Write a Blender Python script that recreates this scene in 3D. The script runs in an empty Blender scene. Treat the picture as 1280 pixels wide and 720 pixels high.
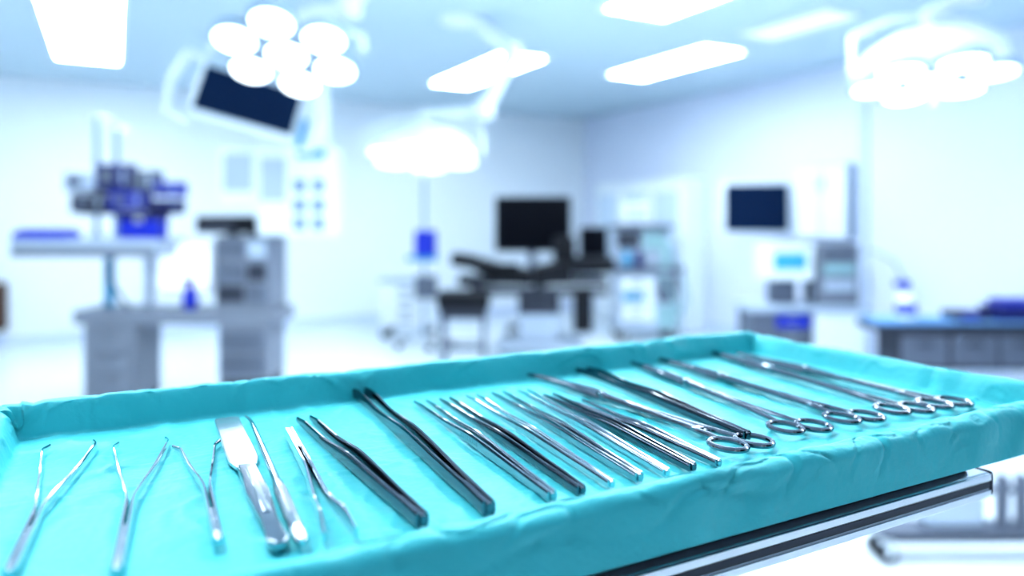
import bpy, bmesh, math, random
from mathutils import Vector, Matrix, noise
random.seed(4)
C = bpy.context.scene
COL = C.collection
CAMZ, FP, HY = 1.25, 920.0, 275.0
YAW = math.radians(-28.5)
SN, CS = math.sin(-YAW), math.cos(YAW)
Z0 = CAMZ - 0.115            # top of the cloth on the tray
CEIL = 2.68
UW, VW = 5.91, 8.74          # right wall, back wall

def W(px, d, z=0.0):
    X = (px-640)/FP*d
    return Vector((CS*X+SN*d, -SN*X+CS*d, z))
def zp(py, d): return CAMZ-(py-HY)*d/FP
def P3(px, py, d): return W(px, d, zp(py, d))
def P(px, py, z=Z0):
    return W(px, (CAMZ-z)*FP/(py-HY), z)

# ---------------------------------------------------------------- materials
def mat(name, col, rough=.5, metal=0, emis=0, ecol=None, var=.04, scale=8, bump=0, bscale=60, spec=None, coat=0):
    m = bpy.data.materials.new(name); m.use_nodes = True
    nt = m.node_tree; b = nt.nodes['Principled BSDF']
    tc = nt.nodes.new('ShaderNodeTexCoord')
    nz = nt.nodes.new('ShaderNodeTexNoise'); nz.inputs['Scale'].default_value = scale
    nz.inputs['Detail'].default_value = 4
    nt.links.new(tc.outputs['Object'], nz.inputs['Vector'])
    mx = nt.nodes.new('ShaderNodeMix'); mx.data_type = 'RGBA'
    mx.inputs[6].default_value = (*[c*(1-var) for c in col], 1)
    mx.inputs[7].default_value = (*[min(1, c*(1+var)) for c in col], 1)
    nt.links.new(nz.outputs['Fac'], mx.inputs[0])
    nt.links.new(mx.outputs[2], b.inputs['Base Color'])
    b.inputs['Roughness'].default_value = rough
    b.inputs['Metallic'].default_value = metal
    if coat: b.inputs['Coat Weight'].default_value = coat
    if spec is not None: b.inputs['Specular IOR Level'].default_value = spec
    if emis:
        b.inputs['Emission Color'].default_value = (*(ecol or col), 1)
        b.inputs['Emission Strength'].default_value = emis
    if bump:
        n2 = nt.nodes.new('ShaderNodeTexNoise'); n2.inputs['Scale'].default_value = bscale
        n2.inputs['Detail'].default_value = 6
        nt.links.new(tc.outputs['Object'], n2.inputs['Vector'])
        bp = nt.nodes.new('ShaderNodeBump'); bp.inputs['Strength'].default_value = bump
        bp.inputs['Distance'].default_value = .002
        nt.links.new(n2.outputs['Fac'], bp.inputs['Height'])
        nt.links.new(bp.outputs['Normal'], b.inputs['Normal'])
    return m
M = dict(
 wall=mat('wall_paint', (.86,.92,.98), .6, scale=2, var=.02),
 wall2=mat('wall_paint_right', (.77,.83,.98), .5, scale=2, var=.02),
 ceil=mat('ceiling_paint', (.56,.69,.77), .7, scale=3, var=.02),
 floor=mat('vinyl_floor', (.80,.88,.96), .25, scale=4, var=.04),
 trim=mat('trim_paint', (.66,.75,.92), .5),
 cloth=mat('teal_drape', (.060,.50,.545), .5, scale=14, var=.14, bump=.25, bscale=260, spec=.4),
 steel=mat('polished_steel', (.60,.64,.68), .09, 1, scale=60, var=.06),
 steel2=mat('satin_steel', (.80,.83,.87), .24, 1, scale=90, var=.06),
 msteel=mat('darkened_steel', (.38,.42,.46), .08, 1, scale=60, var=.08),  # plain steel, base colour darkened to imitate dark reflections
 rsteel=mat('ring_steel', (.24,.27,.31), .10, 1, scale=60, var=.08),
 dsteel=mat('dark_steel', (.14,.16,.19), .08, 1, scale=60, var=.1),  # darkest steel copy, dark reflections put into its base colour
 alu=mat('aluminium', (.70,.74,.78), .28, 1, scale=40),
 white=mat('white_plastic', (.84,.91,.98), .35, scale=5),
 pod=mat('lamp_pod_plastic', (.30,.42,.55), .4, scale=5),
 offw=mat('pale_grey_plastic', (.45,.53,.65), .4, scale=5),
 mgrey=mat('mid_grey_laminate', (.21,.235,.29), .45, scale=6),
 sock=mat('socket_blue_grey', (.20,.30,.46), .45, scale=6),
 grey=mat('grey_laminate', (.12,.14,.19), .45, scale=6),
 dgrey=mat('dark_grey', (.03,.035,.055), .45, scale=6),
 black=mat('black_vinyl', (.003,.004,.008), .5, scale=10, spec=.3),
 rubber=mat('rubber', (.03,.03,.035), .7),
 screen=mat('dark_screen', (.001,.002,.006), .3, scale=3, var=.2, spec=.15),
 screenb=mat('navy_screen', (.002,.012,.04), .3, scale=3, var=.2, emis=.1, ecol=(.02,.08,.25), spec=.15),
 bscreen=mat('blue_screen', (.05,.30,.60), .3, emis=.5, ecol=(.03,.25,.60)),
 wscreen=mat('lit_white_screen', (.8,.88,1), .3, emis=.8),
 blue=mat('blue_plastic', (.01,.03,.50), .4, scale=5),
 violet=mat('violet_blue', (.035,.05,.42), .5, scale=6),
 navy=mat('navy_plastic', (.007,.012,.13), .4),
 teal=mat('cyan_metal', (.06,.34,.58), .35, .2),
 green=mat('pale_green_plastic', (.30,.48,.52), .4),
 brown=mat('brown_wood', (.09,.045,.03), .6),
 cover=mat('blue_sheet', (.22,.45,.80), .7, bump=.2),
 glass=mat('pale_glass', (.62,.74,.88), .08, scale=3),
 panel=mat('light_panel_diffuser', (.95,.97,1), .5, emis=18, ecol=(.84,.94,1)),
 panel2=mat('dim_panel_diffuser', (.9,.95,1), .5, emis=.3, ecol=(.84,.93,1)),
 led=mat('led_lens', (1,1,1), .4, emis=5, ecol=(.88,.96,1)),
 led2=mat('led_lens_soft', (1,1,1), .4, emis=1.6, ecol=(.88,.96,1)),
)
# ridged creases in the drape
nt = M['cloth'].node_tree; b_ = nt.nodes['Principled BSDF']
tc = nt.nodes.new('ShaderNodeTexCoord')
rn = nt.nodes.new('ShaderNodeTexNoise'); rn.noise_type = 'RIDGED_MULTIFRACTAL'; rn.inputs['Scale'].default_value = 11; rn.inputs['Detail'].default_value = 5
rn.inputs['Distortion'].default_value = 1.0
nt.links.new(tc.outputs['Object'], rn.inputs['Vector'])
b2 = nt.nodes.new('ShaderNodeBump'); b2.inputs['Strength'].default_value = 1.0; b2.inputs['Distance'].default_value = .013
nt.links.new(rn.outputs['Fac'], b2.inputs['Height'])
old = b_.inputs['Normal'].links[0].from_node
nt.links.new(b2.outputs['Normal'], old.inputs['Normal'])

# ---------------------------------------------------------------- mesh builder
class MB:
    def __init__(s, M=None): s.bm = bmesh.new(); s.M = M
    def _v(s, p): return s.bm.verts.new(p)
    def box(s, x0, x1, y0, y1, z0, z1):
        vs = [s._v((x, y, z)) for x in (x0, x1) for y in (y0, y1) for z in (z0, z1)]
        for f in ((0,1,3,2),(4,6,7,5),(0,4,5,1),(2,3,7,6),(0,2,6,4),(1,5,7,3)):
            s.bm.faces.new([vs[i] for i in f])
        return s
    def loft(s, rings, close=True):
        R = [[s._v(p) for p in r] for r in rings]
        n = len(R[0])
        for a, b in zip(R, R[1:]):
            for i in range(n):
                s.bm.faces.new([a[i], a[(i+1) % n], b[(i+1) % n], b[i]])
        if close:
            s.bm.faces.new(R[0][::-1]); s.bm.faces.new(R[-1])
        return s
    def tube(s, pts, r, n=12, fs=1, fu=1, closed=False):
        pts = [Vector(p) for p in pts]; N = len(pts)
        rr = r if isinstance(r, (list, tuple)) else [r]*N
        rings = []
        prev = None
        for i, p in enumerate(pts):
            if closed: t = pts[(i+1) % N]-pts[i-1]
            else: t = pts[min(i+1, N-1)]-pts[max(i-1, 0)]
            t.normalize()
            if prev is None:
                ref = Vector((0,0,1)) if abs(t.z) < .9 else Vector((0,1,0))
            else: ref = prev
            sd = t.cross(ref).normalized(); up = sd.cross(t).normalized(); prev = up
            rings.append([p+sd*(math.cos(2*math.pi*k/n)*rr[i]*fs)+up*(math.sin(2*math.pi*k/n)*rr[i]*fu) for k in range(n)])
        if closed:
            R = [[s._v(q) for q in rg] for rg in rings]
            for i in range(N):
                a, b = R[i], R[(i+1) % N]
                for k in range(n): s.bm.faces.new([a[k], a[(k+1) % n], b[(k+1) % n], b[k]])
        else: s.loft(rings)
        return s
    def cyl(s, a, b, r0, r1=None, n=20):
        return s.tube([a, b], [r0, r0 if r1 is None else r1], n)
    def lathe(s, prof, c=(0,0,0), n=32):
        rings = []
        for r, z in prof:
            r = max(r, 1e-4)
            rings.append([(c[0]+r*math.cos(2*math.pi*k/n), c[1]+r*math.sin(2*math.pi*k/n), c[2]+z) for k in range(n)])
        return s.loft(rings)
    def prism(s, pts, z0, z1):
        return s.loft([[(x, y, z0) for x, y in pts], [(x, y, z1) for x, y in pts]])
    def build(s, name, m, parent=None, bev=0, label=None, ang=35, segs=2):
        bmesh.ops.recalc_face_normals(s.bm, faces=s.bm.faces[:])
        if s.M is not None: s.bm.transform(s.M)
        me = bpy.data.meshes.new(name); s.bm.to_mesh(me); s.bm.free()
        for p in me.polygons: p.use_smooth = True
        me.set_sharp_from_angle(angle=math.radians(ang))
        o = bpy.data.objects.new(name, me); COL.objects.link(o)
        me.materials.append(M[m] if isinstance(m, str) else m)
        if parent: o.parent = parent
        if bev:
            md = o.modifiers.new('bevel', 'BEVEL'); md.width = bev; md.segments = segs
            md.limit_method = 'ANGLE'; md.angle_limit = math.radians(40)
        if label: o['label'] = label
        return o
def thing(name, label, cat, loc, rz=0, group=None):
    o = bpy.data.objects.new(name, None); COL.objects.link(o)
    o.empty_display_size = .05
    o.location = loc; o.rotation_euler = (0, 0, rz); o['label'] = label; o['category'] = cat
    if group: o['group'] = group
    return o
def tag(o, label, cat, group=None):
    o['label'] = label; o['category'] = cat
    if group: o['group'] = group
    return o
def struct(o): o['kind'] = 'structure'; return o
class K:     # a thing facing the camera's side of the room, dimensions scaled from its distance
    def __init__(s, name, label, cat, px, d, z=0, rz=YAW, group=None):
        s.px, s.d, s.z = px, d, z
        s.o = thing(name, label, cat, W(px, d, z), rz, group)
    def x(s, px): return (px-s.px)*s.d/FP
    def h(s, py): return zp(py, s.d)-s.z
    def bx(s, name, m, x0, x1, y0, y1, f, b, bev=.008, parent=None, zfloor=None, label=None):
        mb = MB(); zl = s.h(y1) if zfloor is None else zfloor
        mb.box(s.x(x0), s.x(x1), f, b, zl, s.h(y0))
        return mb.build(name, m, parent or s.o, bev, label)
    def caster(s, x, y, r=.05):
        mb = MB(); mb.cyl((x, y-.014, r), (x, y+.014, r), r, n=20); w = mb.build('caster', 'rubber', s.o, .003)
        m2 = MB(); m2.box(x-.012, x+.012, y-.022, y-.016, r*.8, r*2.3); m2.box(x-.012, x+.012, y+.016, y+.022, r*.8, r*2.3)
        m2.box(x-.018, x+.018, y-.022, y+.022, r*2.1, r*2.5)
        m2.build('caster_fork', 'alu', w)

# ---------------------------------------------------------------- room
mb = MB(); mb.box(-6, UW+.1, -3.5, VW+.1, -.1, 0); struct(mb.build('floor', 'floor'))
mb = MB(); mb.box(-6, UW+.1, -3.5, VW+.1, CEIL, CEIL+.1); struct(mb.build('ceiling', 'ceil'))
mb = MB(); mb.box(-6, UW+.1, VW, VW+.1, 0, CEIL); struct(mb.build('wall_back', 'wall'))
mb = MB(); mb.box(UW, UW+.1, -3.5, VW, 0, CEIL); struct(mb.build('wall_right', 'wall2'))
mb = MB(); mb.box(-6, UW-.012, VW-.012, VW, 0, .1); struct(mb.build('baseboard_back', 'trim'))
mb = MB(); mb.box(UW-.012, UW, -3.5, VW-.012, 0, .1); struct(mb.build('baseboard_right', 'trim'))
mb = MB(); mb.box(UW-.03, UW, 4.24, 4.32, .1, CEIL-.001); struct(mb.build('trim_1', 'trim'))

def panel(u0, u1, v0, v1, m, label):
    t = thing('ceiling_light', label, 'ceiling light', ((u0+u1)/2, (v0+v1)/2, CEIL), 0, 'ceiling light panels')
    a, b = (u1-u0)/2, (v1-v0)/2
    f = MB(); w = .03
    f.box(-a, a, -b, -b+w, -.03, -.001); f.box(-a, a, b-w, b, -.03, -.001)
    f.box(-a, -a+w, -b+w, b-w, -.03, -.001); f.box(a-w, a, -b+w, b-w, -.03, -.001)
    f.build('frame', 'white', t, .003)
    g = MB(); g.box(-a+w, a-w, -b+w, b-w, -.022, -.004); g.build('diffuser', m, t)
panel(-.45, .08, 5.1, 7.5, 'panel', 'large bright panel light at the far left of the ceiling')
panel(2.85, 3.35, 5.45, 7.1, 'panel', 'long bright ceiling panel beside the thick white lamp arm')
panel(4.18, 4.68, 4.45, 5.85, 'panel', 'long bright ceiling panel nearest the right wall corner')
panel(2.85, 3.42, 2.6, 4.05, 'panel', 'bright ceiling panel cut by the top edge right of centre')
panel(4.18, 4.55, 3.3, 4.1, 'panel2', 'dim pale ceiling panel right of the bright ones')
for (a, b) in ((-.35, 1.5), (1.3, 2.0), (2.8, .8), (-2.2, 3.0)):  # added panels out of view, placed to light the drape and instruments
    panel(a-.3, a+.3, b-.9, b+.9, 'panel', 'added ceiling panel light out of view, lighting the instrument tray')

# ---------------------------------------------------------------- tray stand, tray, cloth
UA, UB, VA, VB = -.043, .4895, .246, .464
st = thing('instrument_stand', 'metal instrument stand with grooved silver rail under the teal drape', 'stand', ((UA+UB)/2, .52, 0))
inv = Matrix.Translation(-Vector(st.location))
def rail(name, m, box, bev=.0012):
    mb = MB(inv); mb.box(*box); return mb.build(name, m, st, bev)
zr = Z0-.0295
fr = rail('front_rail', 'alu', (UA-.0, .442, .240, .252, zr-.0135, zr))
mb = MB(inv); mb.box(UA, .441, .2385, .2402, zr-.0042, zr-.0003); mb.box(UA, .441, .2385, .2402, zr-.0133, zr-.0095); mb.build('rail_lip', 'steel2', fr, .0004)
mb = MB(inv); mb.box(UA, .441, .2395, .2401, zr-.0087, zr-.0052); mb.build('rail_groove', 'dgrey', fr)
mb = MB(inv); mb.box(.442, .4455, .2395, .2525, zr-.0138, zr+.0003); mb.build('end_cap', 'dgrey', fr, .002)
rail('rear_rail', 'alu', (UA, .440, .452, .464, zr-.013, zr))
rail('side_rail', 'alu', (UA-.012, UA, .240, .464, zr-.013, zr))
rail('side_rail', 'alu', (.428, .4395, .252, .452, zr-.013, zr))
rail('under_plate', 'grey', (UA+.002, .432, .2465, .458, zr, Z0-.016))  # tray underside, coloured dark for the shadow in the gap
mb = MB(inv); mb.cyl((.2233, .52, .06), (.2233, .52, zr-.03), .014); mb.build('post', 'alu', st)
mb = MB(inv); mb.tube([(.2233, .52, zr-.03), (.2233, .52, zr-.018), (.2233, .50, zr-.01), (.2233, .458, zr-.008)], .009); mb.build('bracket', 'alu', st)
mb = MB(inv); mb.box(-.02, .47, .50, .54, .05, .075); mb.box(.2, .245, .25, .80, .05, .075); mb.build('base', 'alu', st, .006)
for (a, b) in ((0, .52), (.45, .52), (.2225, .27), (.2225, .78)):
    mb = MB(inv); mb.cyl((a, b-.012, .025), (a, b+.012, .025), .025); mb.build('caster', 'rubber', st, .003)
tr = MB(); tr.box(UA+.002, UB-.002, VA+.002, VB-.002, Z0-.016, Z0-.003)
tag(tr.build('metal_tray', 'steel2', None, .002), 'flat metal tray wrapped inside the teal drape', 'tray')

def cloth():
    E = .0590
    step = .0017
    us = []; x = UA-E
    while x < UB+E: us.append(x); x += step
    vs = []; x = VA-E
    while x < VB+E: vs.append(x); x += step
    HL, HR, HF, HB = .014, .014, .0074, .0170
    bm = bmesh.new(); G = []
    def off(p, H):
        if p <= 0: return 0, 0
        q = p/.026
        if q < 1:
            return .0095*q, H*(math.sin(math.pi/2*min(1, q*1.3)))**1.15 if q*1.3 < 1 else H
        r = p-.026; a = r/.010
        if a < math.pi/2: return .0095+.006*math.sin(a), H-.006*(1-math.cos(a))
        rr = r-.010*math.pi/2
        return .0155+rr*.08, H-.006-rr*1.15
    def crease(u, v, s, o, w):
        n = abs(noise.noise((u*s, v*s, o)))
        return max(0, 1-n/w)
    for i, u in enumerate(us):
        row = []
        for j, v in enumerate(vs):
            pu = max(UA-u, u-UB, 0); pv = max(VA-v, v-VB, 0)
            Hu = HL if u < UA else HR; Hv = HF if v < VA else HB
            H = (Hu*pu+Hv*pv)/(pu+pv) if pu+pv > 0 else 0
            p = max(pu, pv)
            if pu > 0 and pv > 0: p = min((pu**5+pv**5)**.2, E)
            ou, _ = off(pu, H); ov, _ = off(pv, H); _, z = off(p, H)
            wu = max(UA, min(UB, u)); wv = max(VA, min(VB, v))
            su = -1 if u < UA else 1; sv = -1 if v < VA else 1
            X = wu+su*ou; Y = wv+sv*ov; Zz = Z0+z
            k = min(1, p/.012); kd = k*(1 if p < .036 else max(.12, 1-(p-.036)/.018))
            a = noise.noise((u*13, v*13, 1.3)); b = noise.noise((u*40, v*32, 7.1)); c = noise.noise((u*90, v*90, 3.3))
            Zz += (1-k)*(-.0012+.0008*a+.0006*b+.0009*crease(u+v*.4, v, 18, 5, .07)+.0006*crease(u, v, 34, 9, .09))
            for uc in (.085, .225, .365):
                Zz += (1-k)*.0008*math.exp(-((u-uc)/.0016)**2)
            Zz += (1-k)*.0007*math.exp(-((v-.36)/.0016)**2)
            Zz += .0009*kd*(b*.9+c*.5)+kd*.0008*a
            n1 = noise.noise((u*18+v*9, v*18-u*6, 11)); n2 = noise.noise((u*60, v*60, 21))
            cr = crease(u, v+z*.6, 15, 31, .06); cr2 = crease(u+v, v-u, 30, 77, .07)
            if pv > 0: Y += sv*kd*(.0018*n1+.0008*n2-.0018*cr-.0012*cr2)
            if pu > 0: X += su*kd*(.0018*n1+.0008*n2-.0018*cr-.0012*cr2)
            Zz -= kd*(.0011*cr+.0007*cr2)
            if pu > 0 and pv > 0:
                fold = math.sin(math.atan2(pv, pu)*8)*.0024*kd
                X += su*fold*.7; Y += sv*fold*.7
            row.append(bm.verts.new((X, Y, Zz)))
        G.append(row)
    for i in range(len(us)-1):
        for j in range(len(vs)-1):
            bm.faces.new([G[i][j], G[i+1][j], G[i+1][j+1], G[i][j+1]])
    me = bpy.data.meshes.new('surgical_drape'); bm.to_mesh(me); bm.free()
    for p in me.polygons: p.use_smooth = True
    o = bpy.data.objects.new('surgical_drape', me); COL.objects.link(o); me.materials.append(M['cloth'])
    return tag(o, 'teal surgical drape wrapped over the instrument tray with raised rims', 'drape')
cloth()

# ---------------------------------------------------------------- instruments
ZI = Z0+.0004
def lerp(tab, s):
    for (a, x), (b, y) in zip(tab, tab[1:]):
        if s <= b:
            t = (s-a)/(b-a); t = t*t*(3-2*t); return x+(y-x)*t
    return tab[-1][1]
def forceps(name, label, cat, J, T1, T2, w=.007, wt=.0018, merge=.04, e=1.0, curve=0, m='steel', th=.0013, grip=True, group='thumb forceps on the tray', hook=0, z=0, bow=0):
    j = P(*J); t1 = P(*T1); t2 = P(*T2); T = (t1+t2)/2; dv = T-j; L = dv.length
    ang = math.atan2(dv.y, dv.x)
    gap = abs((t1-t2).dot(Vector((-math.sin(ang), math.cos(ang), 0))))
    r = thing(name, label, cat, (j.x, j.y, ZI+z), ang, group)
    def wid(s): return lerp([(0, w*.8), (.12, w*.85), (.45, w), (.72, w*.62), (.9, wt*1.5), (1.001, wt)], s)
    def ly(s, sd):
        f = 0 if s < merge else ((s-merge)/(1-merge))**e
        y = sd*(th*.62+gap/2*f+bow*math.sin(math.pi*min(1, s))**2)
        if s > .76: y += curve*((s-.76)/.24)**1.8
        if hook and s > .93: y -= sd*hook*((s-.93)/.07)**1.5
        return y
    N = 44
    for sd in (1, -1):
        rings = []
        for i in range(N+1):
            s = i/N; x = s*L; y = ly(s, sd); h = wid(s); c = min(h*.3, .0018); t = th*(1 if s < .8 else 1-.35*(s-.8)/.2)
            rings.append([(x, y-t/2, c), (x, y-t*.2, 0), (x, y+t*.2, 0), (x, y+t/2, c),
                          (x, y+t/2, h-c), (x, y+t*.2, h), (x, y-t*.2, h), (x, y-t/2, h-c)])
        mb = MB(); mb.loft(rings); a = mb.build('arm', m, r, ang=50)
        if grip:
            g = MB()
            for k in range(12):
                s = .42+k*.011; y = ly(s, sd)+sd*th*.5; h = wid(s)
                g.box(s*L-.0003, s*L+.0003, y-.0003, y+.00012, h*.3, h*.7)
            g.build('grip_ridges', m, a)
    mb = MB(); ee = min(L*merge+.010, L*.3); mb.box(-.0012, ee*.8, -th*.45, th*.45, w*.1, w*.72); mb.build('joint', m, r, .0004)
    return r
def fx(*a, **k): return forceps('thumb_forceps', *a, **k)
fx('slim forceps open in a wide V, leftmost instrument on the tray', 'forceps', (12,724), (57,562), (122,555), w=.0042, wt=.0022, merge=.36, e=1.0, grip=False, hook=.003, th=.0019, m='steel')
fx('slim open V forceps with hooked tips, second from the left', 'forceps', (146,722), (141,565), (212,546), w=.0042, wt=.0022, merge=.42, e=1.0, grip=False, hook=.003, th=.0019, m='steel')
fx('short narrow V forceps just left of the flat spatula', 'forceps', (273,684), (225,560), (266,556), w=.0042, wt=.002, merge=.44, e=1.0, grip=False, hook=-.002, th=.0019, m='steel')
forceps('spreading_forceps', 'silver forceps with prongs opening toward the front rim', 'forceps', (361,547), (410,681), (441,677), w=.0065, wt=.0045, merge=.45, e=1.4, th=.0022, grip=False, group=None)
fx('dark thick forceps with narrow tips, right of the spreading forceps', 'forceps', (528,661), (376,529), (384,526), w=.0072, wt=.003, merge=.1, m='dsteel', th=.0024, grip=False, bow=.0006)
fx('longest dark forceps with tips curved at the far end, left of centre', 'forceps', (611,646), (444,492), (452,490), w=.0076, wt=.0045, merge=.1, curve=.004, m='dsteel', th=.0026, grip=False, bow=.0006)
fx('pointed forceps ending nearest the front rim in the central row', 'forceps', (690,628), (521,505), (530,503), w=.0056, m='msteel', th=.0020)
fx('dark pointed forceps second in the central row of pointed forceps', 'forceps', (727,620), (552,501), (560,500), w=.0052, m='dsteel', grip=False, th=.0019)
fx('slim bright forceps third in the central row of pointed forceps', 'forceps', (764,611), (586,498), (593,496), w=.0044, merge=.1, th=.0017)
fx('mid grey pointed forceps in the middle of the central row', 'forceps', (799,604), (618,494), (626,492), w=.0056, m='msteel', th=.0020)
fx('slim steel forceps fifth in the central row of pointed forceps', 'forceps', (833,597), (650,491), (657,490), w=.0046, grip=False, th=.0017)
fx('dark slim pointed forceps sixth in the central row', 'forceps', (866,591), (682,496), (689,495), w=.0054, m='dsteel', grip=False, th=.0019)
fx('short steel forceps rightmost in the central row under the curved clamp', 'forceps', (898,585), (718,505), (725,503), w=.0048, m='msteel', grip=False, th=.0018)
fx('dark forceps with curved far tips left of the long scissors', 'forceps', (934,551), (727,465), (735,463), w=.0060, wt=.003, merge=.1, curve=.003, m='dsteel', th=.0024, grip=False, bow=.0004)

def place2(A, B):
    a = P(*A); b = P(*B); d = b-a; return a, d.length, math.atan2(d.y, d.x)
a, L, an = place2((350,690), (283,527))
r = thing('surgical_spatula', 'flat steel spatula with broad pale blade and narrower handle', 'spatula', (a.x, a.y, ZI), an)
mb = MB(); mb.prism([(.50*L, -.0042), (.56*L, -.0066), (.62*L, -.0070), (.985*L, -.0066), (L, -.0056), (L, .0056), (.985*L, .0066), (.62*L, .0070), (.56*L, .0066), (.50*L, .0042)], 0, .0022); mb.build('blade', 'steel2', r, .0006)
mb = MB(); mb.prism([(0, -.002), (.02*L, -.0038), (.12*L, -.0030), (.3*L, -.0045), (.50*L, -.0040), (.50*L, .0040), (.3*L, .0045), (.12*L, .0030), (.02*L, .0038), (0, .002)], 0, .0032); h = mb.build('handle', 'msteel', r, .0007)
mb = MB(); mb.box(.16*L, .46*L, -.0014, .0014, .0030, .0037); mb.build('handle_ridge', 'steel', h, .0003)
a, L, an = place2((378,689), (312,526))
r = thing('surgical_probe', 'slender steel probe rod beside the flat spatula', 'probe', (a.x, a.y, ZI), an)
mb = MB(); mb.tube([(L*s, 0, .0026) for s in (0, .01, .1, .32, .36, .5)], [.0010, .0022, .0026, .0026, .0018, .0016], 14); h = mb.build('handle', 'steel', r)
mb = MB()
for k in range(14): mb.cyl((L*(.13+k*.012), 0, .0026), (L*(.136+k*.012), 0, .0026), .00275, n=16)
mb.build('knurling', 'steel2', h)
mb = MB(); mb.tube([(L*.5, 0, .0026), (L*.8, 0, .0022), (L*.93, 0, .0018), (L*.97, .0006, .0019), (L, .0022, .0024)], [.0016, .0014, .0010, .0009, .0006], 12); mb.build('shaft', 'steel', r)

def ringed(name, label, cat, R, T, curve=0, m='rsteel', sep=.0094, rad=.0078, scis=False, k=1.0):
    a, L, an = place2(R, T)
    r = thing(name, label, cat, (a.x, a.y, ZI), an, 'ring handled instruments on the tray')
    for sd in (1, -1):
        dz = .0007*sd
        pts = []; rad_ = []
        ctrl = [(.018/L, sep*.72, .0014), (.12, sep*.60, .0015), (.25, sep*.36, .0017), (.42, sep*.18, .0019), (.56, .0012, .0024), (.60, 0, .0028), (.64, -.0010, .0025),
                (.74, -.0015, .0020 if not scis else .0026), (.86, -.0012, .0015 if not scis else .0020), (.96, -.0008, .0010), (1.0, -.0005, .0006)]
        n = 46
        for i in range(n+1):
            s = ctrl[0][0]+(1-ctrl[0][0])*i/n
            y = lerp([(c[0], c[1]) for c in ctrl], s)*sd
            if s > .68: y += curve*((s-.68)/.32)**2
            zc = .0026+dz*(1 if .45 < s < .75 else .6)
            pts.append((s*L, y, zc)); rad_.append(lerp([(c[0], c[2]*k) for c in ctrl], s))
        mb = MB(); mb.tube(pts, rad_, 10, fs=1.0, fu=1.0); arm = mb.build('arm', m, r)
        mb = MB(); cx = .009
        mb.tube([(cx+math.cos(t)*rad*1.3, sd*sep+math.sin(t)*rad, .0024+dz*.5) for t in [2*math.pi*q/36 for q in range(36)]], .0015, 10, closed=True)
        mb.build('finger_ring', m, arm)
        mb = MB(); mb.box(.034, .038, min(0, sd*.0062), max(0, sd*.0062), .0026 if sd > 0 else .0008, .0044 if sd > 0 else .0026)
        if not scis: mb.build('ratchet', m, arm, .0003)
        else: mb.bm.free()
    mb = MB(); mb.cyl((.60*L, 0, .0002), (.60*L, 0, .0056), .0024, n=18); mb.cyl((.60*L, 0, .0055), (.60*L, 0, .0060), .0016, n=18); mb.build('pivot_screw', 'steel', r, .0003)
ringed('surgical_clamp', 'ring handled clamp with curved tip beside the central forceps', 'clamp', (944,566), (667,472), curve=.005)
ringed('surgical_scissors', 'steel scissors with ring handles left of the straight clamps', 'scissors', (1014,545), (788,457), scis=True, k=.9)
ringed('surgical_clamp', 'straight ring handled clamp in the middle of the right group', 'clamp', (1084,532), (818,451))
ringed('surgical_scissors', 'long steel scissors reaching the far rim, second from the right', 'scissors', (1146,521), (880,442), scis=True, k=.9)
ringed('surgical_clamp', 'ring handled clamp lying closest to the right rim', 'clamp', (1198,513), (916,446), curve=-.004)

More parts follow.
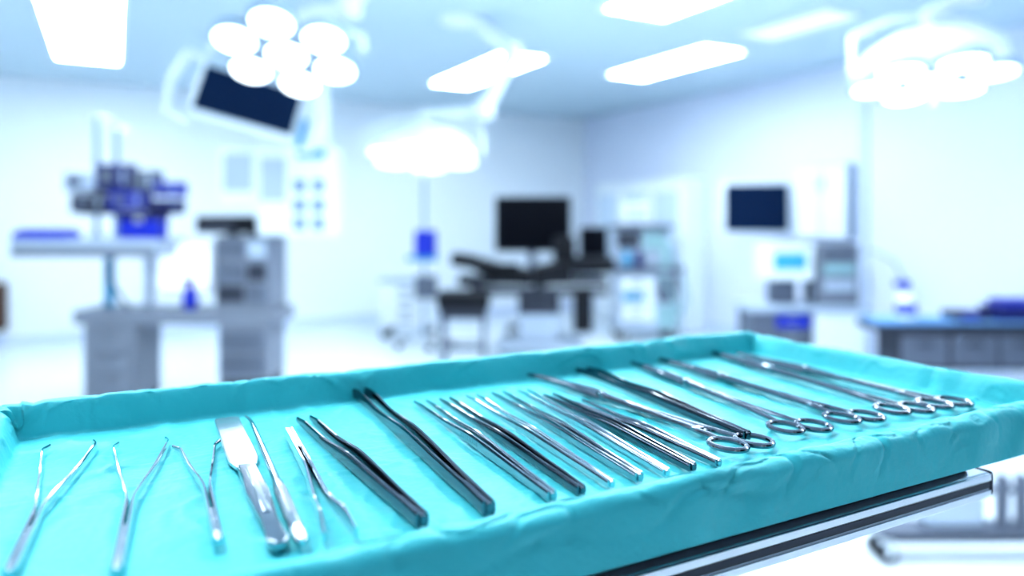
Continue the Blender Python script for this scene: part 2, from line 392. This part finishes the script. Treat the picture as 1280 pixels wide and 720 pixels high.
# ---------------------------------------------------------------- surgical lamps
def lampset(label, cpx, cpy, d, R, tilt, dome, mount, arm, led='led', body='white', side=0, podm='pod', ll=.82):
    c = P3(cpx, cpy, d); mt = Vector((*mount, CEIL))
    t = thing('surgical_lamp', label, 'surgical lamp', mt, 0, 'ceiling mounted surgical lamps')
    T0 = Matrix.Translation(-mt)
    fwd = Vector((SN, CS, 0)); rt = Vector((CS, -SN, 0))
    nd = (-fwd*math.sin(tilt)+Vector((0,0,-1))*math.cos(tilt)+rt*side).normalized()
    za = -nd; xa = (rt-za*rt.dot(za)).normalized(); ya = za.cross(xa)
    RM = Matrix((xa, ya, za)).transposed().to_4x4()
    MH = T0 @ Matrix.Translation(c) @ RM
    mb = MB(MH)
    if dome: mb.lathe([(.30*R, .02), (.86*R, .03), (.90*R, .06), (.82*R, .06+dome*.45), (.55*R, .06+dome*.8), (.2*R, .06+dome), (.01, .06+dome)], n=40)
    else: mb.lathe([(.05*R, .045), (.62*R, .05), (.70*R, .07), (.5*R, .10), (.16*R, .13), (.01, .13)], n=40)
    hd = mb.build('lamp_head', body, t)
    pos = [(0, 0)]+[(.67*R*math.cos(math.pi/6+k*math.pi/3), .67*R*math.sin(math.pi/6+k*math.pi/3)) for k in range(6)]
    for (x, y) in pos:
        q = .315*R
        mb = MB(MH); mb.lathe([(q*.9, 0), (q, .01), (q*.98, .04), (q*.8, .065), (q*.4, .08), (.001, .08)], (x, y, 0), 24)
        pd = mb.build('lamp_pod', podm, t)
        mb = MB(MH); mb.lathe([(.001, -.014), (q*.5, -.012), (q*(ll-.04), -.004), (q*ll, .002)], (x, y, 0), 24); mb.build('lens', led, pd)
    mb = MB(MH); mb.cyl((0, 0, -.13), (0, 0, -.012), .018, .022); mb.build('handle', 'white', t, .004)
    mb = MB(MH); top = .13 if not dome else .06+dome
    mb.tube([(-R*1.02, 0, .03), (-R*1.0, 0, top*.9), (-R*.5, 0, top+.07), (0, 0, top+.09), (R*.5, 0, top+.07), (R*1.0, 0, top*.9), (R*1.02, 0, .03)], .018, 12)
    mb.cyl((0, 0, top-.01), (0, 0, top+.12), .03)
    mb.build('yoke', 'white', t)
    hub = c+za*(top+.10)
    pts = [hub]+[P3(*p) for p in arm]
    for i, (a, b) in enumerate(zip(pts, pts[1:])):
        mb = MB(T0); mb.cyl(a, b, .055 if i else .035); mb.lathe([(.02, -.07), (.07, -.06), (.075, 0), (.07, .06), (.02, .07)], b, 20); mb.build('support_arm', 'white', t)
    last = pts[-1]
    mb = MB(T0); mb.tube([last, (mt.x, mt.y, last.z+.03), (mt.x, mt.y, CEIL-.02)], .05); mb.build('ceiling_pole', 'white', t)
    mb = MB(); mb.lathe([(.14, 0), (.14, -.03), (.09, -.05), (.05, -.06)], n=28); mb.build('ceiling_mount', 'white', t)
mA = W(510, 4.3)
lampset('brightest surgical lamp with seven round pods above the hanging monitor', 358, 70, 3.8, .385, math.radians(24), 0, (mA.x, mA.y), [(435,8,3.95), (470,-40,4.2)])
mB = W(575, 5.2)
lampset('white domed surgical lamp at centre hanging below the thick white arm', 530, 198, 5.1, .40, math.radians(10), .16, (mB.x, mB.y), [(605,138,5.1), (640,66,5.15), (572,2,5.2)], led='led2', podm='white', ll=.97)
mC = W(1235, 4.0)
lampset('wide flat surgical lamp at upper right near the right wall', 1165, 102, 4.0, .42, math.radians(8), .22, (mC.x, mC.y), [(1215,-10,4.0)])

# hanging monitor
k = K('hanging_monitor', 'tilted dark monitor in white frame hanging under the left surgical lamp', 'monitor', 330, 4.5, CEIL)
Rm = Matrix.Translation((k.x(311), 0, k.h(126))) @ Matrix.Rotation(math.radians(9), 4, 'Y') @ Matrix.Rotation(math.radians(-20), 4, 'X') @ Matrix.Rotation(math.radians(18), 4, 'Z')
mb = MB(Rm); mb.box(-.315, .315, .0, .05, -.175, .175); cs = mb.build('monitor_case', 'white', k.o, .02)
mb = MB(Rm); mb.box(-.29, .29, -.006, .004, -.145, .150); mb.build('screen', 'screenb', cs)
for sx in (-1, 1):
    mb = MB(Rm); mb.tube([(sx*.30, .02, .19), (sx*.40, -.02, .19), (sx*.44, -.03, 0), (sx*.42, -.02, -.22), (sx*.30, .02, -.22)], .022); mb.build('handle', 'white', k.o)
mb = MB(Rm); mb.box(.33, .37, -.02, .03, -.22, -.02); mb.build('control_strip', 'teal', k.o, .005)
pm = Rm @ Vector((0, .06, 0))
mb = MB(); mb.tube([pm, (pm.x, .22, pm.z+.05), (pm.x, .24, pm.z+.35), (0, .24, -.25), (0, .24, 0)], .03); mb.build('support_arm', 'white', k.o)

# ceiling pendant with sockets
k = K('ceiling_pendant', 'white ceiling pendant column with grey sockets below the hanging monitor', 'pendant', 365, 5.0, CEIL)
k.bx('body', 'white', 330, 422, 186, 294, -.16, .16, .02)
k.bx('side_wing', 'white', 284, 330, 186, 258, -.14, .14, .015)
k.bx('panel', 'offw', 290, 324, 194, 240, -.150, -.138, .003)
k.bx('panel', 'offw', 336, 366, 200, 252, -.170, -.158, .003)
for y0 in (226, 250, 272):
    for x0 in (376, 399):
        k.bx('socket', 'sock', x0, x0+14, y0, y0+15, -.172, -.158, .003)
k.bx('blue_port', 'teal', 380, 414, 190, 200, -.172, -.158, .003)
mb = MB(); mb.cyl((k.x(400), 0, k.h(186)), (k.x(400), 0, -.02), .06); mb.build('column', 'white', k.o)
mb = MB(); mb.lathe([(.16, 0), (.16, -.04), (.08, -.06)], (k.x(400), 0, 0)); mb.build('ceiling_mount', 'white', k.o)

# ---------------------------------------------------------------- left workstation
D = 5.1
k = K('equipment_workstation', 'grey equipment workstation with worktop, shelf and two pedestals', 'workstation', 220, D)
k.bx('worktop', 'mgrey', 112, 358, 384, 401, -.2, .2, .01)
k.bx('pedestal', 'mgrey', 124, 186, 401, 492, -.19, .19, .01)
for i in range(3):
    y = 410+i*26
    dr = k.bx('drawer', 'mgrey', 127, 183, y, y+22, -.205, -.188, .004, parent=k.o)
    k.bx('drawer_handle', 'mgrey', 142, 166, y+6, y+9, -.225, -.205, .003, parent=dr)
k.bx('tower', 'mgrey', 282, 348, 294, 384, -.19, .19, .012)
k.bx('pedestal', 'mgrey', 286, 346, 401, 468, -.19, .19, .01)
for y, m_ in ((300, 'grey'), (328, 'grey'), (354, 'dgrey')): k.bx('tower_panel', m_, 286, 318, y, y+20, -.202, -.188, .004)
for y, m_ in ((300, 'offw'), (328, 'dgrey'), (354, 'grey')): k.bx('tower_panel', m_, 322, 344, y, y+20, -.202, -.188, .004)
for y in (410, 438): 
    dr = k.bx('drawer', 'grey', 290, 342, y, y+22, -.205, -.188, .004)
    k.bx('drawer_handle', 'grey', 305, 325, y+6, y+9, -.225, -.205, .003, parent=dr)
k.bx('shelf', 'offw', 36, 216, 298, 320, -.2, .2, .01)
k.bx('shelf_edge', 'mgrey', 40, 212, 308, 319, -.206, -.198, .003)
for x in (127, 178):
    mb = MB(); mb.cyl((k.x(x), .1, k.h(385)), (k.x(x), .1, k.h(319)), .034); mb.build('post', 'offw' if x > 150 else 'teal', k.o)
mb = MB(); mb.tube([(k.x(150), -.12, k.h(320)), (k.x(152), -.16, k.h(345)), (k.x(162), -.16, k.h(362)), (k.x(170), -.1, k.h(384))], .012); mb.build('cable', 'dgrey', k.o)
for x in (130, 180, 292, 342):
    for y in (-.14, .14): k.caster(k.x(x), y, .04)
mb = MB(); mb.box(k.x(288), k.x(344), -.18, .18, .1, k.h(467)); mb.build('plinth', 'dgrey', k.o)
zs = zp(298, D)+.002; zt = zp(384, D)+.002; ztw = zp(294, D)+.002
b = K('folded_drape', 'violet blue folded drape lying on the left shelf', 'drape', 70, D, zs)
b.bx('fabric', 'blue', 37, 104, 289, 298, -.19, -.01, .012); b.bx('fold', 'violet', 42, 99, 286, 290, -.17, -.03, .008)
b = K('blue_case', 'deep blue storage case on the left shelf', 'case', 180, D-.12, zs)
cbody = b.bx('body', 'blue', 154, 204, 274, 297, -.06, .08, .01, zfloor=0); b.bx('lid', 'navy', 153, 205, 268, 275, -.065, .085, .006)
b.bx('latch', 'alu', 174, 184, 271, 279, -.072, -.06, .002)
# pole rack with pumps
k = K('infusion_rack', 'two pale infusion poles with navy pumps rising from the left shelf', 'infusion rack', 130, D+.12, zs)
for x, y0 in ((121, 146), (146, 160)):
    mb = MB(); mb.cyl((k.x(x), 0, 0), (k.x(x), 0, k.h(y0)), .017)
    mb.lathe([(.05, 0), (.05, .012), (.015, .03)], (k.x(x), 0, 0)); mb.build('pole', 'sock', k.o)
    mb = MB(); z = k.h(y0)
    for s in (-1, 1): mb.tube([(k.x(x), 0, z), (k.x(x)+s*.05, 0, z-.005), (k.x(x)+s*.08, 0, z-.02), (k.x(x)+s*.085, 0, z+.02)], .007, 8)
    mb.build('hook', 'alu', k.o)
for (x0, x1, y0, y1, m) in ((90, 130, 216, 240, 'offw'), (128, 170, 206, 238, 'navy'), (172, 202, 214, 240, 'grey'), (200, 232, 228, 246, 'violet'), (98, 140, 244, 266, 'dgrey'), (144, 188, 240, 262, 'violet'), (192, 230, 250, 264, 'navy')):
    p = k.bx('pump', m, x0, x1, y0, y1, -.10, .04, .008)
    k.bx('pump_display', 'grey', x0+5, x0+(x1-x0)*.55, y0+5, y1-7, -.106, -.099, .001, parent=p)
    k.bx('pump_front', 'offw', x1-9, x1-5, y0+5, y1-6, -.107, -.099, .001, parent=p)
k.bx('crossbar', 'dgrey', 92, 230, 236, 242, -.02, .02, .004)
k.bx('crossbar', 'dgrey', 100, 228, 263, 268, -.02, .02, .004)
# bottle, black box, white screen
b = thing('spray_bottle', 'small blue bottle standing on the left grey worktop', 'bottle', W(238, D-.1, zt))
mb = MB(); mb.lathe([(.045, 0), (.048, .01), (.048, .10), (.03, .14), (.018, .155)], n=24); mb.build('bottle_body', 'blue', b)
mb = MB(); mb.cyl((0,0,.155), (0,0,.18), .02); mb.box(-.05, .02, -.012, .012, .18, .205); mb.box(-.04, -.03, -.008, .008, .15, .185); mb.build('nozzle', 'navy', b, .003)
b = K('black_recorder', 'flat black device on top of the left grey tower', 'device', 290, D-.1, ztw)
b.bx('body', 'black', 252, 324, 270, 291, -.1, .15, .01); b.bx('control_panel', 'dgrey', 258, 300, 276, 287, -.11, -.098, .003)
for x in (290, 316): b.bx('foot', 'rubber', x-3, x+3, 290, 294, -.05, .1, .001, zfloor=0)
b = K('white_display', 'bright white display screen standing on the left worktop', 'display', 232, D+.1, zt)
c = b.bx('case', 'white', 197, 268, 302, 366, -.02, .03, .01); b.bx('screen', 'wscreen', 201, 264, 306, 362, -.026, -.018, .002, parent=c)
b.bx('neck', 'white', 226, 238, 364, 379, 0, .03, .004); b.bx('foot', 'white', 212, 252, 379, 381, -.05, .06, .003, zfloor=0)
# brown wall box
wz = zp(412, 7.2)
b = thing('wooden_wall_box', 'dark brown box on the back wall at the far left edge', 'box', (W(-6, 7.18).x, VW-.002, wz))
mb = MB(); mb.box(-.16, .10, -.12, 0, 0, .46); mb.build('body', 'brown', b, .01)
mb = MB(); mb.box(-.14, .08, -.135, -.12, .03, .43); mb.build('door_panel', 'brown', b, .008)

# ---------------------------------------------------------------- centre
D = 7.9
k = K('mobile_screen', 'large black screen on a grey stand at room centre', 'screen', 665, D)
c = k.bx('screen_case', 'black', 619, 713, 246, 314, -.04, .04, .01); k.bx('display', 'screen', 623, 709, 250, 310, -.046, -.038, .002, parent=c)
k.bx('stand_post', 'grey', 660, 670, 313, 420, -.03, .03, .006, zfloor=.12)
k.bx('stand_base', 'grey', 635, 695, 406, 410, -.16, .16, .01, zfloor=.10)
for x in (638, 692):
    for y in (-.13, .13): k.caster(k.x(x), y, .04)
D = 7.0
k = K('operating_table', 'black padded operating table with grey column at room centre', 'operating table', 668, D)
def pad(name, pts, th=.07):
    mb = MB(); top = [(k.x(a), k.h(b)) for a, b in pts]
    prof = top+[(x, z-th) for x, z in reversed(top)]
    rings = [[(x, y, z) for x, z in prof] for y in (-.27, .27)]
    mb.loft(rings); return mb.build(name, 'black', k.o, .018)
pad('head_rest', [(566, 316), (600, 322)], .10); pad('back_section', [(602, 323), (636, 334), (664, 337)], .14)
pad('seat_section', [(666, 335), (712, 324)], .18); pad('leg_section', [(714, 322), (764, 320)], .14)
k.bx('leg_support', 'black', 692, 718, 296, 326, -.1, .05, .02)
k.bx('leg_support', 'black', 574, 596, 344, 356, -.2, .05, .02)
k.bx('table_frame', 'dgrey', 590, 756, 346, 366, -.24, .24, .008)
k.bx('side_rail', 'alu', 606, 756, 353, 356, -.262, -.25, .003)
k.bx('column', 'offw', 650, 696, 358, 424, -.16, .16, .02); k.bx('column_sleeve', 'dgrey', 648, 698, 356, 390, -.17, .17, .008)
k.bx('base', 'offw', 622, 728, 424, 434, -.28, .28, .02, zfloor=.04)
for x in (630, 720):
    for y in (-.22, .22): k.caster(k.x(x), y, .022)
k.bx('hand_control', 'black', 714, 736, 360, 410, -.30, -.262, .006)
mb = MB(); mb.box(k.x(596), k.x(648), -.38, -.28, k.h(338), k.h(327)); mb.box(k.x(612), k.x(622), -.30, -.2, k.h(347), k.h(335)); mb.build('arm_board', 'black', k.o, .01)
k = K('infusion_stand', 'slim infusion stand with blue bag left of the operating table', 'infusion stand', 530, 7.3)
mb = MB(); mb.cyl((0,0,.08), (0,0,k.h(206)), .016); mb.build('pole', 'sock', k.o)
mb = MB()
for s in (-1, 1): mb.tube([(0,0,k.h(207)), (s*.08,0,k.h(207)), (s*.11,0,k.h(205))], .006, 8)
mb.build('hook', 'alu', k.o)
for q in range(5):
    a = q*2*math.pi/5; mb = MB(); mb.tube([(0,0,.10), (.28*math.cos(a), .28*math.sin(a), .07)], .014); g = mb.build('leg', 'alu', k.o)
    mb = MB(); mb.cyl((.28*math.cos(a), .28*math.sin(a)-.012, .03), (.28*math.cos(a), .28*math.sin(a)+.012, .03), .03); mb.build('caster', 'rubber', g)
k.bx('pump', 'blue', 520, 546, 288, 320, -.12, .02, .012); k.bx('pump_shelf', 'teal', 510, 548, 320, 325, -.14, .04, .004)
k.bx('basket', 'grey', 520, 546, 345, 372, -.1, .08, .006)
k = K('padded_stool', 'black padded stool with four grey legs left of the operating table', 'stool', 580, 6.2)
k.bx('seat', 'black', 548, 612, 364, 384, -.17, .17, .02)
k.bx('frame', 'dgrey', 552, 608, 384, 396, -.15, .15, .006)
for x in (555, 605):
    for y in (-.13, .13):
        mb = MB(); mb.cyl((k.x(x), y, 0), (k.x(x), y, k.h(392)), .018); mb.build('leg', 'grey', k.o)
for y in (-.13, .13):
    mb = MB(); mb.cyl((k.x(556), y, .2), (k.x(604), y, .2), .012); mb.build('footrest', 'grey', k.o)
# supply cart
k = K('supply_cart', 'white drawer cart behind the slim infusion stand', 'cart', 510, 7.95)
k.bx('body', 'white', 480, 542, 352, 420, -.2, .2, .01, zfloor=.13)
for i in range(4):
    dr = k.bx('drawer', 'white', 484, 538, 356+i*12.5, 366+i*12.5, -.212, -.198, .004)
    k.bx('drawer_handle', 'grey', 502, 520, 359+i*12.5, 361+i*12.5, -.23, -.212, .002, parent=dr)
k.bx('top_tray', 'offw', 477, 545, 347, 352, -.22, .22, .006)
for x in (485, 537):
    for y in (-.16, .16): k.caster(k.x(x), y, .05)
# storage cabinet against the right wall
b = thing('storage_cabinet', 'tall white glazed storage cabinet in the far corner', 'cabinet', (UW-.02-.17, 7.1, 0), -math.pi/2)
mb = MB(); mb.box(-.85, .85, -.16, .17, 0, 1.72); mb.build('body', 'white', b, .01)
for x0, x1 in ((-.83, -.29), (-.27, .27), (.29, .83)):
    mb = MB(); mb.box(x0, x1, -.175, -.159, .06, 1.66); d_ = mb.build('door', 'white', b, .004)
    mb = MB(); mb.box(x0+.06, x1-.06, -.18, -.174, .6, 1.58); mb.build('pane', 'glass', d_, .002)
    mb = MB(); mb.box(x1-.045, x1-.02, -.2, -.175, .8, 1.05); mb.build('door_handle', 'alu', d_, .003)
# anaesthesia machine
D = 7.75
k = K('anaesthesia_machine', 'white anaesthesia machine with monitors and green bellows beside the operating table', 'medical machine', 800, D)
k.bx('body', 'offw', 768, 842, 338, 418, -.25, .25, .012, zfloor=.13)
for i in range(3):
    dr = k.bx('drawer', 'white', 772, 812, 345+i*18, 360+i*18, -.262, -.248, .004)
    k.bx('drawer_handle', 'grey', 784, 798, 349+i*18, 351+i*18, -.28, -.262, .002, parent=dr)
k.bx('drawer_label', 'teal', 774, 800, 363, 373, -.268, -.26, .002)
k.bx('side_module', 'grey', 816, 840, 344, 374, -.262, -.248, .004); k.bx('side_module', 'green', 816, 840, 378, 406, -.262, -.248, .004)
k.bx('worktop', 'grey', 764, 848, 332, 338, -.29, .27, .006)
k.bx('upper_rack', 'offw', 768, 838, 286, 332, .0, .24, .01)
k.bx('rack_module', 'dgrey', 772, 800, 290, 310, -.012, .002, .003); k.bx('rack_module', 'green', 804, 832, 290, 312, -.012, .002, .003)
k.bx('shelf', 'grey', 764, 842, 281, 286, -.06, .26, .005)
mb = MB(); c0 = (k.x(830), -.12, k.h(332)); mb.lathe([(.06, 0), (.06, .03), (.05, .04), (.058, .07), (.05, .1), (.058, .13), (.05, .16), (.058, .19), (.05, .22), (.03, .24)], c0, 24); mb.build('bellows', 'green', k.o)
for x in (782, 797):
    mb = MB(); mb.lathe([(.045, 0), (.05, .02), (.05, .1), (.03, .13), (.035, .16), (.001, .165)], (k.x(x), -.1, k.h(332)), 20); mb.build('vaporizer', 'teal' if x < 790 else 'navy', k.o)
m_ = k.bx('monitor', 'black', 724, 758, 284, 322, -.10, -.04, .008); k.bx('screen', 'screen', 727, 755, 287, 319, -.105, -.099, .001, parent=m_)
mb = MB(); mb.tube([(k.x(740), -.04, k.h(300)), (k.x(742), .08, k.h(300)), (k.x(770), .12, k.h(308))], .014); mb.build('monitor_arm', 'alu', k.o)
m_ = k.bx('monitor', 'white', 778, 812, 254, 279, -.04, .02, .008); k.bx('screen', 'offw', 781, 809, 257, 276, -.045, -.039, .001, parent=m_)
k.bx('monitor_neck', 'white', 790, 797, 278, 282, 0, .05, .003)
mb = MB(); mb.tube([(k.x(822), -.18, k.h(330)), (k.x(822), -.36, k.h(345)), (k.x(840), -.42, k.h(385)), (k.x(852), -.3, k.h(370)), (k.x(846), -.1, k.h(325))], .016, 10); mb.build('breathing_hose', 'green', k.o)
for x in (774, 836):
    for y in (-.2, .2): k.caster(k.x(x), y, .05)

# ---------------------------------------------------------------- right side
D = 7.2
k = K('wall_monitor', 'dark navy monitor with white frame mounted on the right wall', 'monitor', 945, D, zp(260, D), rz=YAW-.1)
mb = MB(); mb.box(-.33, .33, -.03, .03, -.255, .255); c = mb.build('monitor_case', 'white', k.o, .015)
mb = MB(); mb.box(-.295, .295, -.036, -.028, -.225, .225); mb.build('screen', 'screenb', c)
loc = k.o.location
mw = Matrix.Rotation(-k.o.rotation_euler.z, 4, 'Z') @ Matrix.Translation(-loc)
e = mw @ Vector((UW-.002, loc.y+.1, loc.z)); e2 = mw @ Vector((UW-.03, loc.y+.1, loc.z))
mb = MB(); mb.tube([(0, .02, 0), (0, .09, 0), e2, e], .022); mb.build('wall_arm', 'alu', k.o)
# wall cabinet
b = thing('wall_cabinet', 'white wall cabinet beside the navy wall monitor', 'cabinet', (UW-.001, 4.64, 1.08))
mb = MB(); mb.box(-.12, 0, -.28, .29, 0, .68); mb.build('body', 'offw', b, .008)
for y0, y1 in ((-.27, -.005), (.01, .28)):
    mb = MB(); mb.box(-.135, -.119, y0, y1, .012, .668); dd = mb.build('door', 'white', b, .004)
    mb = MB(); yy = y1-.05 if y0 < -.2 else y0+.03; mb.box(-.155, -.135, yy, yy+.02, .44, .58); mb.build('door_handle', 'offw', dd, .003)
# ventilator trolley
D = 6.2
k = K('ventilator', 'pale ventilator with blue screen on a trolley by the right wall', 'medical machine', 1000, D)
c = k.bx('control_unit', 'white', 948, 1006, 305, 348, -.2, .12, .015); k.bx('screen', 'bscreen', 957, 996, 315, 335, -.207, -.198, .002, parent=c)
k.bx('gas_module', 'mgrey', 1012, 1062, 304, 378, -.18, .16, .012)
for y, m_ in ((310, 'grey'), (328, 'green'), (348, 'offw')): k.bx('module_panel', m_, 1018, 1056, y, y+13, -.19, -.178, .003)
k.bx('support', 'grey', 962, 990, 348, 378, -.1, .08, .01)
k.bx('worktop', 'offw', 926, 1072, 378, 386, -.24, .2, .008)
k.bx('cabinet', 'white', 1006, 1068, 386, 440, -.2, .18, .01, zfloor=.13)
k.bx('drawer_unit', 'grey', 930, 1004, 386, 440, -.2, .18, .01, zfloor=.13)
for y, m_ in ((390, 'blue'), (408, 'grey')): 
    dr = k.bx('drawer', m_, 960 if m_ == 'blue' else 934, 1000, y, y+15, -.215, -.198, .004)
    k.bx('drawer_handle', 'alu', 970, 986, y+5, y+7, -.235, -.215, .002, parent=dr)
for x in (938, 1060):
    for y in (-.14, .14): k.caster(k.x(x), y, .05)
mb = MB(); mb.tube([(k.x(1062), -.05, k.h(325)), (k.x(1082), -.12, k.h(312)), (k.x(1106), -.16, k.h(326)), (k.x(1122), -.18, k.h(360)), (k.x(1112), -.18, k.h(392)), (k.x(1080), -.16, k.h(400)), (k.x(1066), -.12, k.h(396))], .013, 10); mb.build('breathing_hose', 'offw', k.o)
# right table
D = 4.95
k = K('side_table', 'dark grey drawer table with blue sheet at the right edge', 'table', 1190, D)
k.bx('tabletop', 'dgrey', 1084, 1300, 402, 410, -.16, .16, .004)
k.bx('drawer_unit', 'dgrey', 1108, 1292, 410, 458, -.14, .14, .01)
for i in range(3):
    dr = k.bx('drawer', 'grey', 1112+i*60, 1168+i*60, 415, 452, -.155, -.138, .004)
    k.bx('drawer_handle', 'dgrey', 1130+i*60, 1150+i*60, 424, 427, -.175, -.155, .003, parent=dr)
for x in (1112, 1288):
    for y in (-.12, .12):
        mb = MB(); mb.cyl((k.x(x), y, 0), (k.x(x), y, k.h(458)+.01), .02); mb.build('leg', 'alu', k.o)
zt = zp(402, D)+.001
b = K('blue_sheet', 'light blue sheet spread on the right side table', 'sheet', 1190, D, zt)
b.bx('fabric', 'cover', 1086, 1298, 399, 402, -.155, .155, .006, zfloor=0); b.bx('fold', 'cover', 1090, 1180, 396.5, 399, -.14, .10, .005)
zt2 = zp(399, D)+.001
b = thing('pump_dispenser', 'blue and white pump dispenser on the right side table', 'bottle', W(1132, D-.05, zp(396.5, D)+.001))
mb = MB(); mb.lathe([(.06, 0), (.065, .02), (.06, .12), (.035, .17), (.02, .18)], n=24); mb.build('bottle_body', 'white', b)
mb = MB(); mb.cyl((0,0,.175), (0,0,.23), .022); mb.box(-.10, .02, -.02, .02, .215, .25); mb.build('pump_head', 'blue', b, .005)
mb = MB(); mb.lathe([(.0665, .03), (.0645, .10)], n=24); mb.build('label_band', 'violet', b)
b = K('navy_box', 'navy instrument box with rounded lid at the right end of the side table', 'box', 1266, D, zt2)
b.bx('body', 'navy', 1236, 1294, 382, 397, -.12, .12, .01, zfloor=0); b.bx('lid', 'violet', 1244, 1290, 373, 382.5, -.10, .10, .02)
b = K('grey_console', 'small dark grey console at the middle of the right side table', 'console', 1205, D, zt2)
b.bx('body', 'dgrey', 1186, 1226, 388, 397, -.10, .10, .008, zfloor=0); b.bx('front_panel', 'violet', 1190, 1214, 390, 396, -.106, -.099, .002)
# low trolley at lower right
D = 2.72
k = K('low_trolley', 'low grey cart frame on casters under the tray at lower right', 'trolley', 1200, D)
k.bx('platform', 'grey', 1090, 1330, 656, 664, -.06, .06, .008)
k.bx('lower_frame', 'dgrey', 1098, 1320, 664, 672, -.05, .05, .006)
for x in (1240, 1264): k.bx('side_post', 'grey', x, x+12, 590, 656, -.05, -.01, .006)
k.bx('bin', 'offw', 1150, 1226, 616, 656, -.04, .05, .02)
k.bx('cross_bar', 'grey', 1150, 1290, 604, 611, -.045, -.015, .006)
for x in (1102, 1316):
    for y in (-.04, .04): k.caster(k.x(x), y, .036)

# ---------------------------------------------------------------- light, world, camera
w = bpy.data.worlds.new('world'); C.world = w; w.use_nodes = True
wn = w.node_tree; bg = wn.nodes['Background']
wt = wn.nodes.new('ShaderNodeTexCoord'); wz_ = wn.nodes.new('ShaderNodeTexNoise'); wz_.inputs['Scale'].default_value = 7; wz_.inputs['Detail'].default_value = 2  # made-up bright and dark blotches, added for the steel to reflect
wn.links.new(wt.outputs['Generated'], wz_.inputs['Vector'])
wr = wn.nodes.new('ShaderNodeValToRGB'); wr.color_ramp.elements[0].position = .50; wr.color_ramp.elements[0].color = (.006,.01,.02,1)
wr.color_ramp.elements[1].position = .58; wr.color_ramp.elements[1].color = (.8,.92,1,1)
wn.links.new(wz_.outputs['Fac'], wr.inputs['Fac']); wn.links.new(wr.outputs['Color'], bg.inputs['Color'])
bg.inputs[1].default_value = 1.2
cam = bpy.data.cameras.new('camera'); co = bpy.data.objects.new('camera', cam); COL.objects.link(co)
co.location = (0, 0, CAMZ); co.rotation_euler = (math.pi/2, 0, YAW)
cam.sensor_width = 36; cam.lens = FP/1280*36; cam.shift_y = -85/1280; cam.clip_start = .01
cam.dof.use_dof = True; cam.dof.focus_distance = .36; cam.dof.aperture_fstop = 3.4
C.camera = co
C.view_settings.view_transform = 'Standard'
C.view_settings.exposure = 0
for lk in ('Medium High Contrast', 'None'):
    try:
        C.view_settings.look = lk
        print('LOOK', lk); break
    except Exception as ex:
        print('no look', lk)
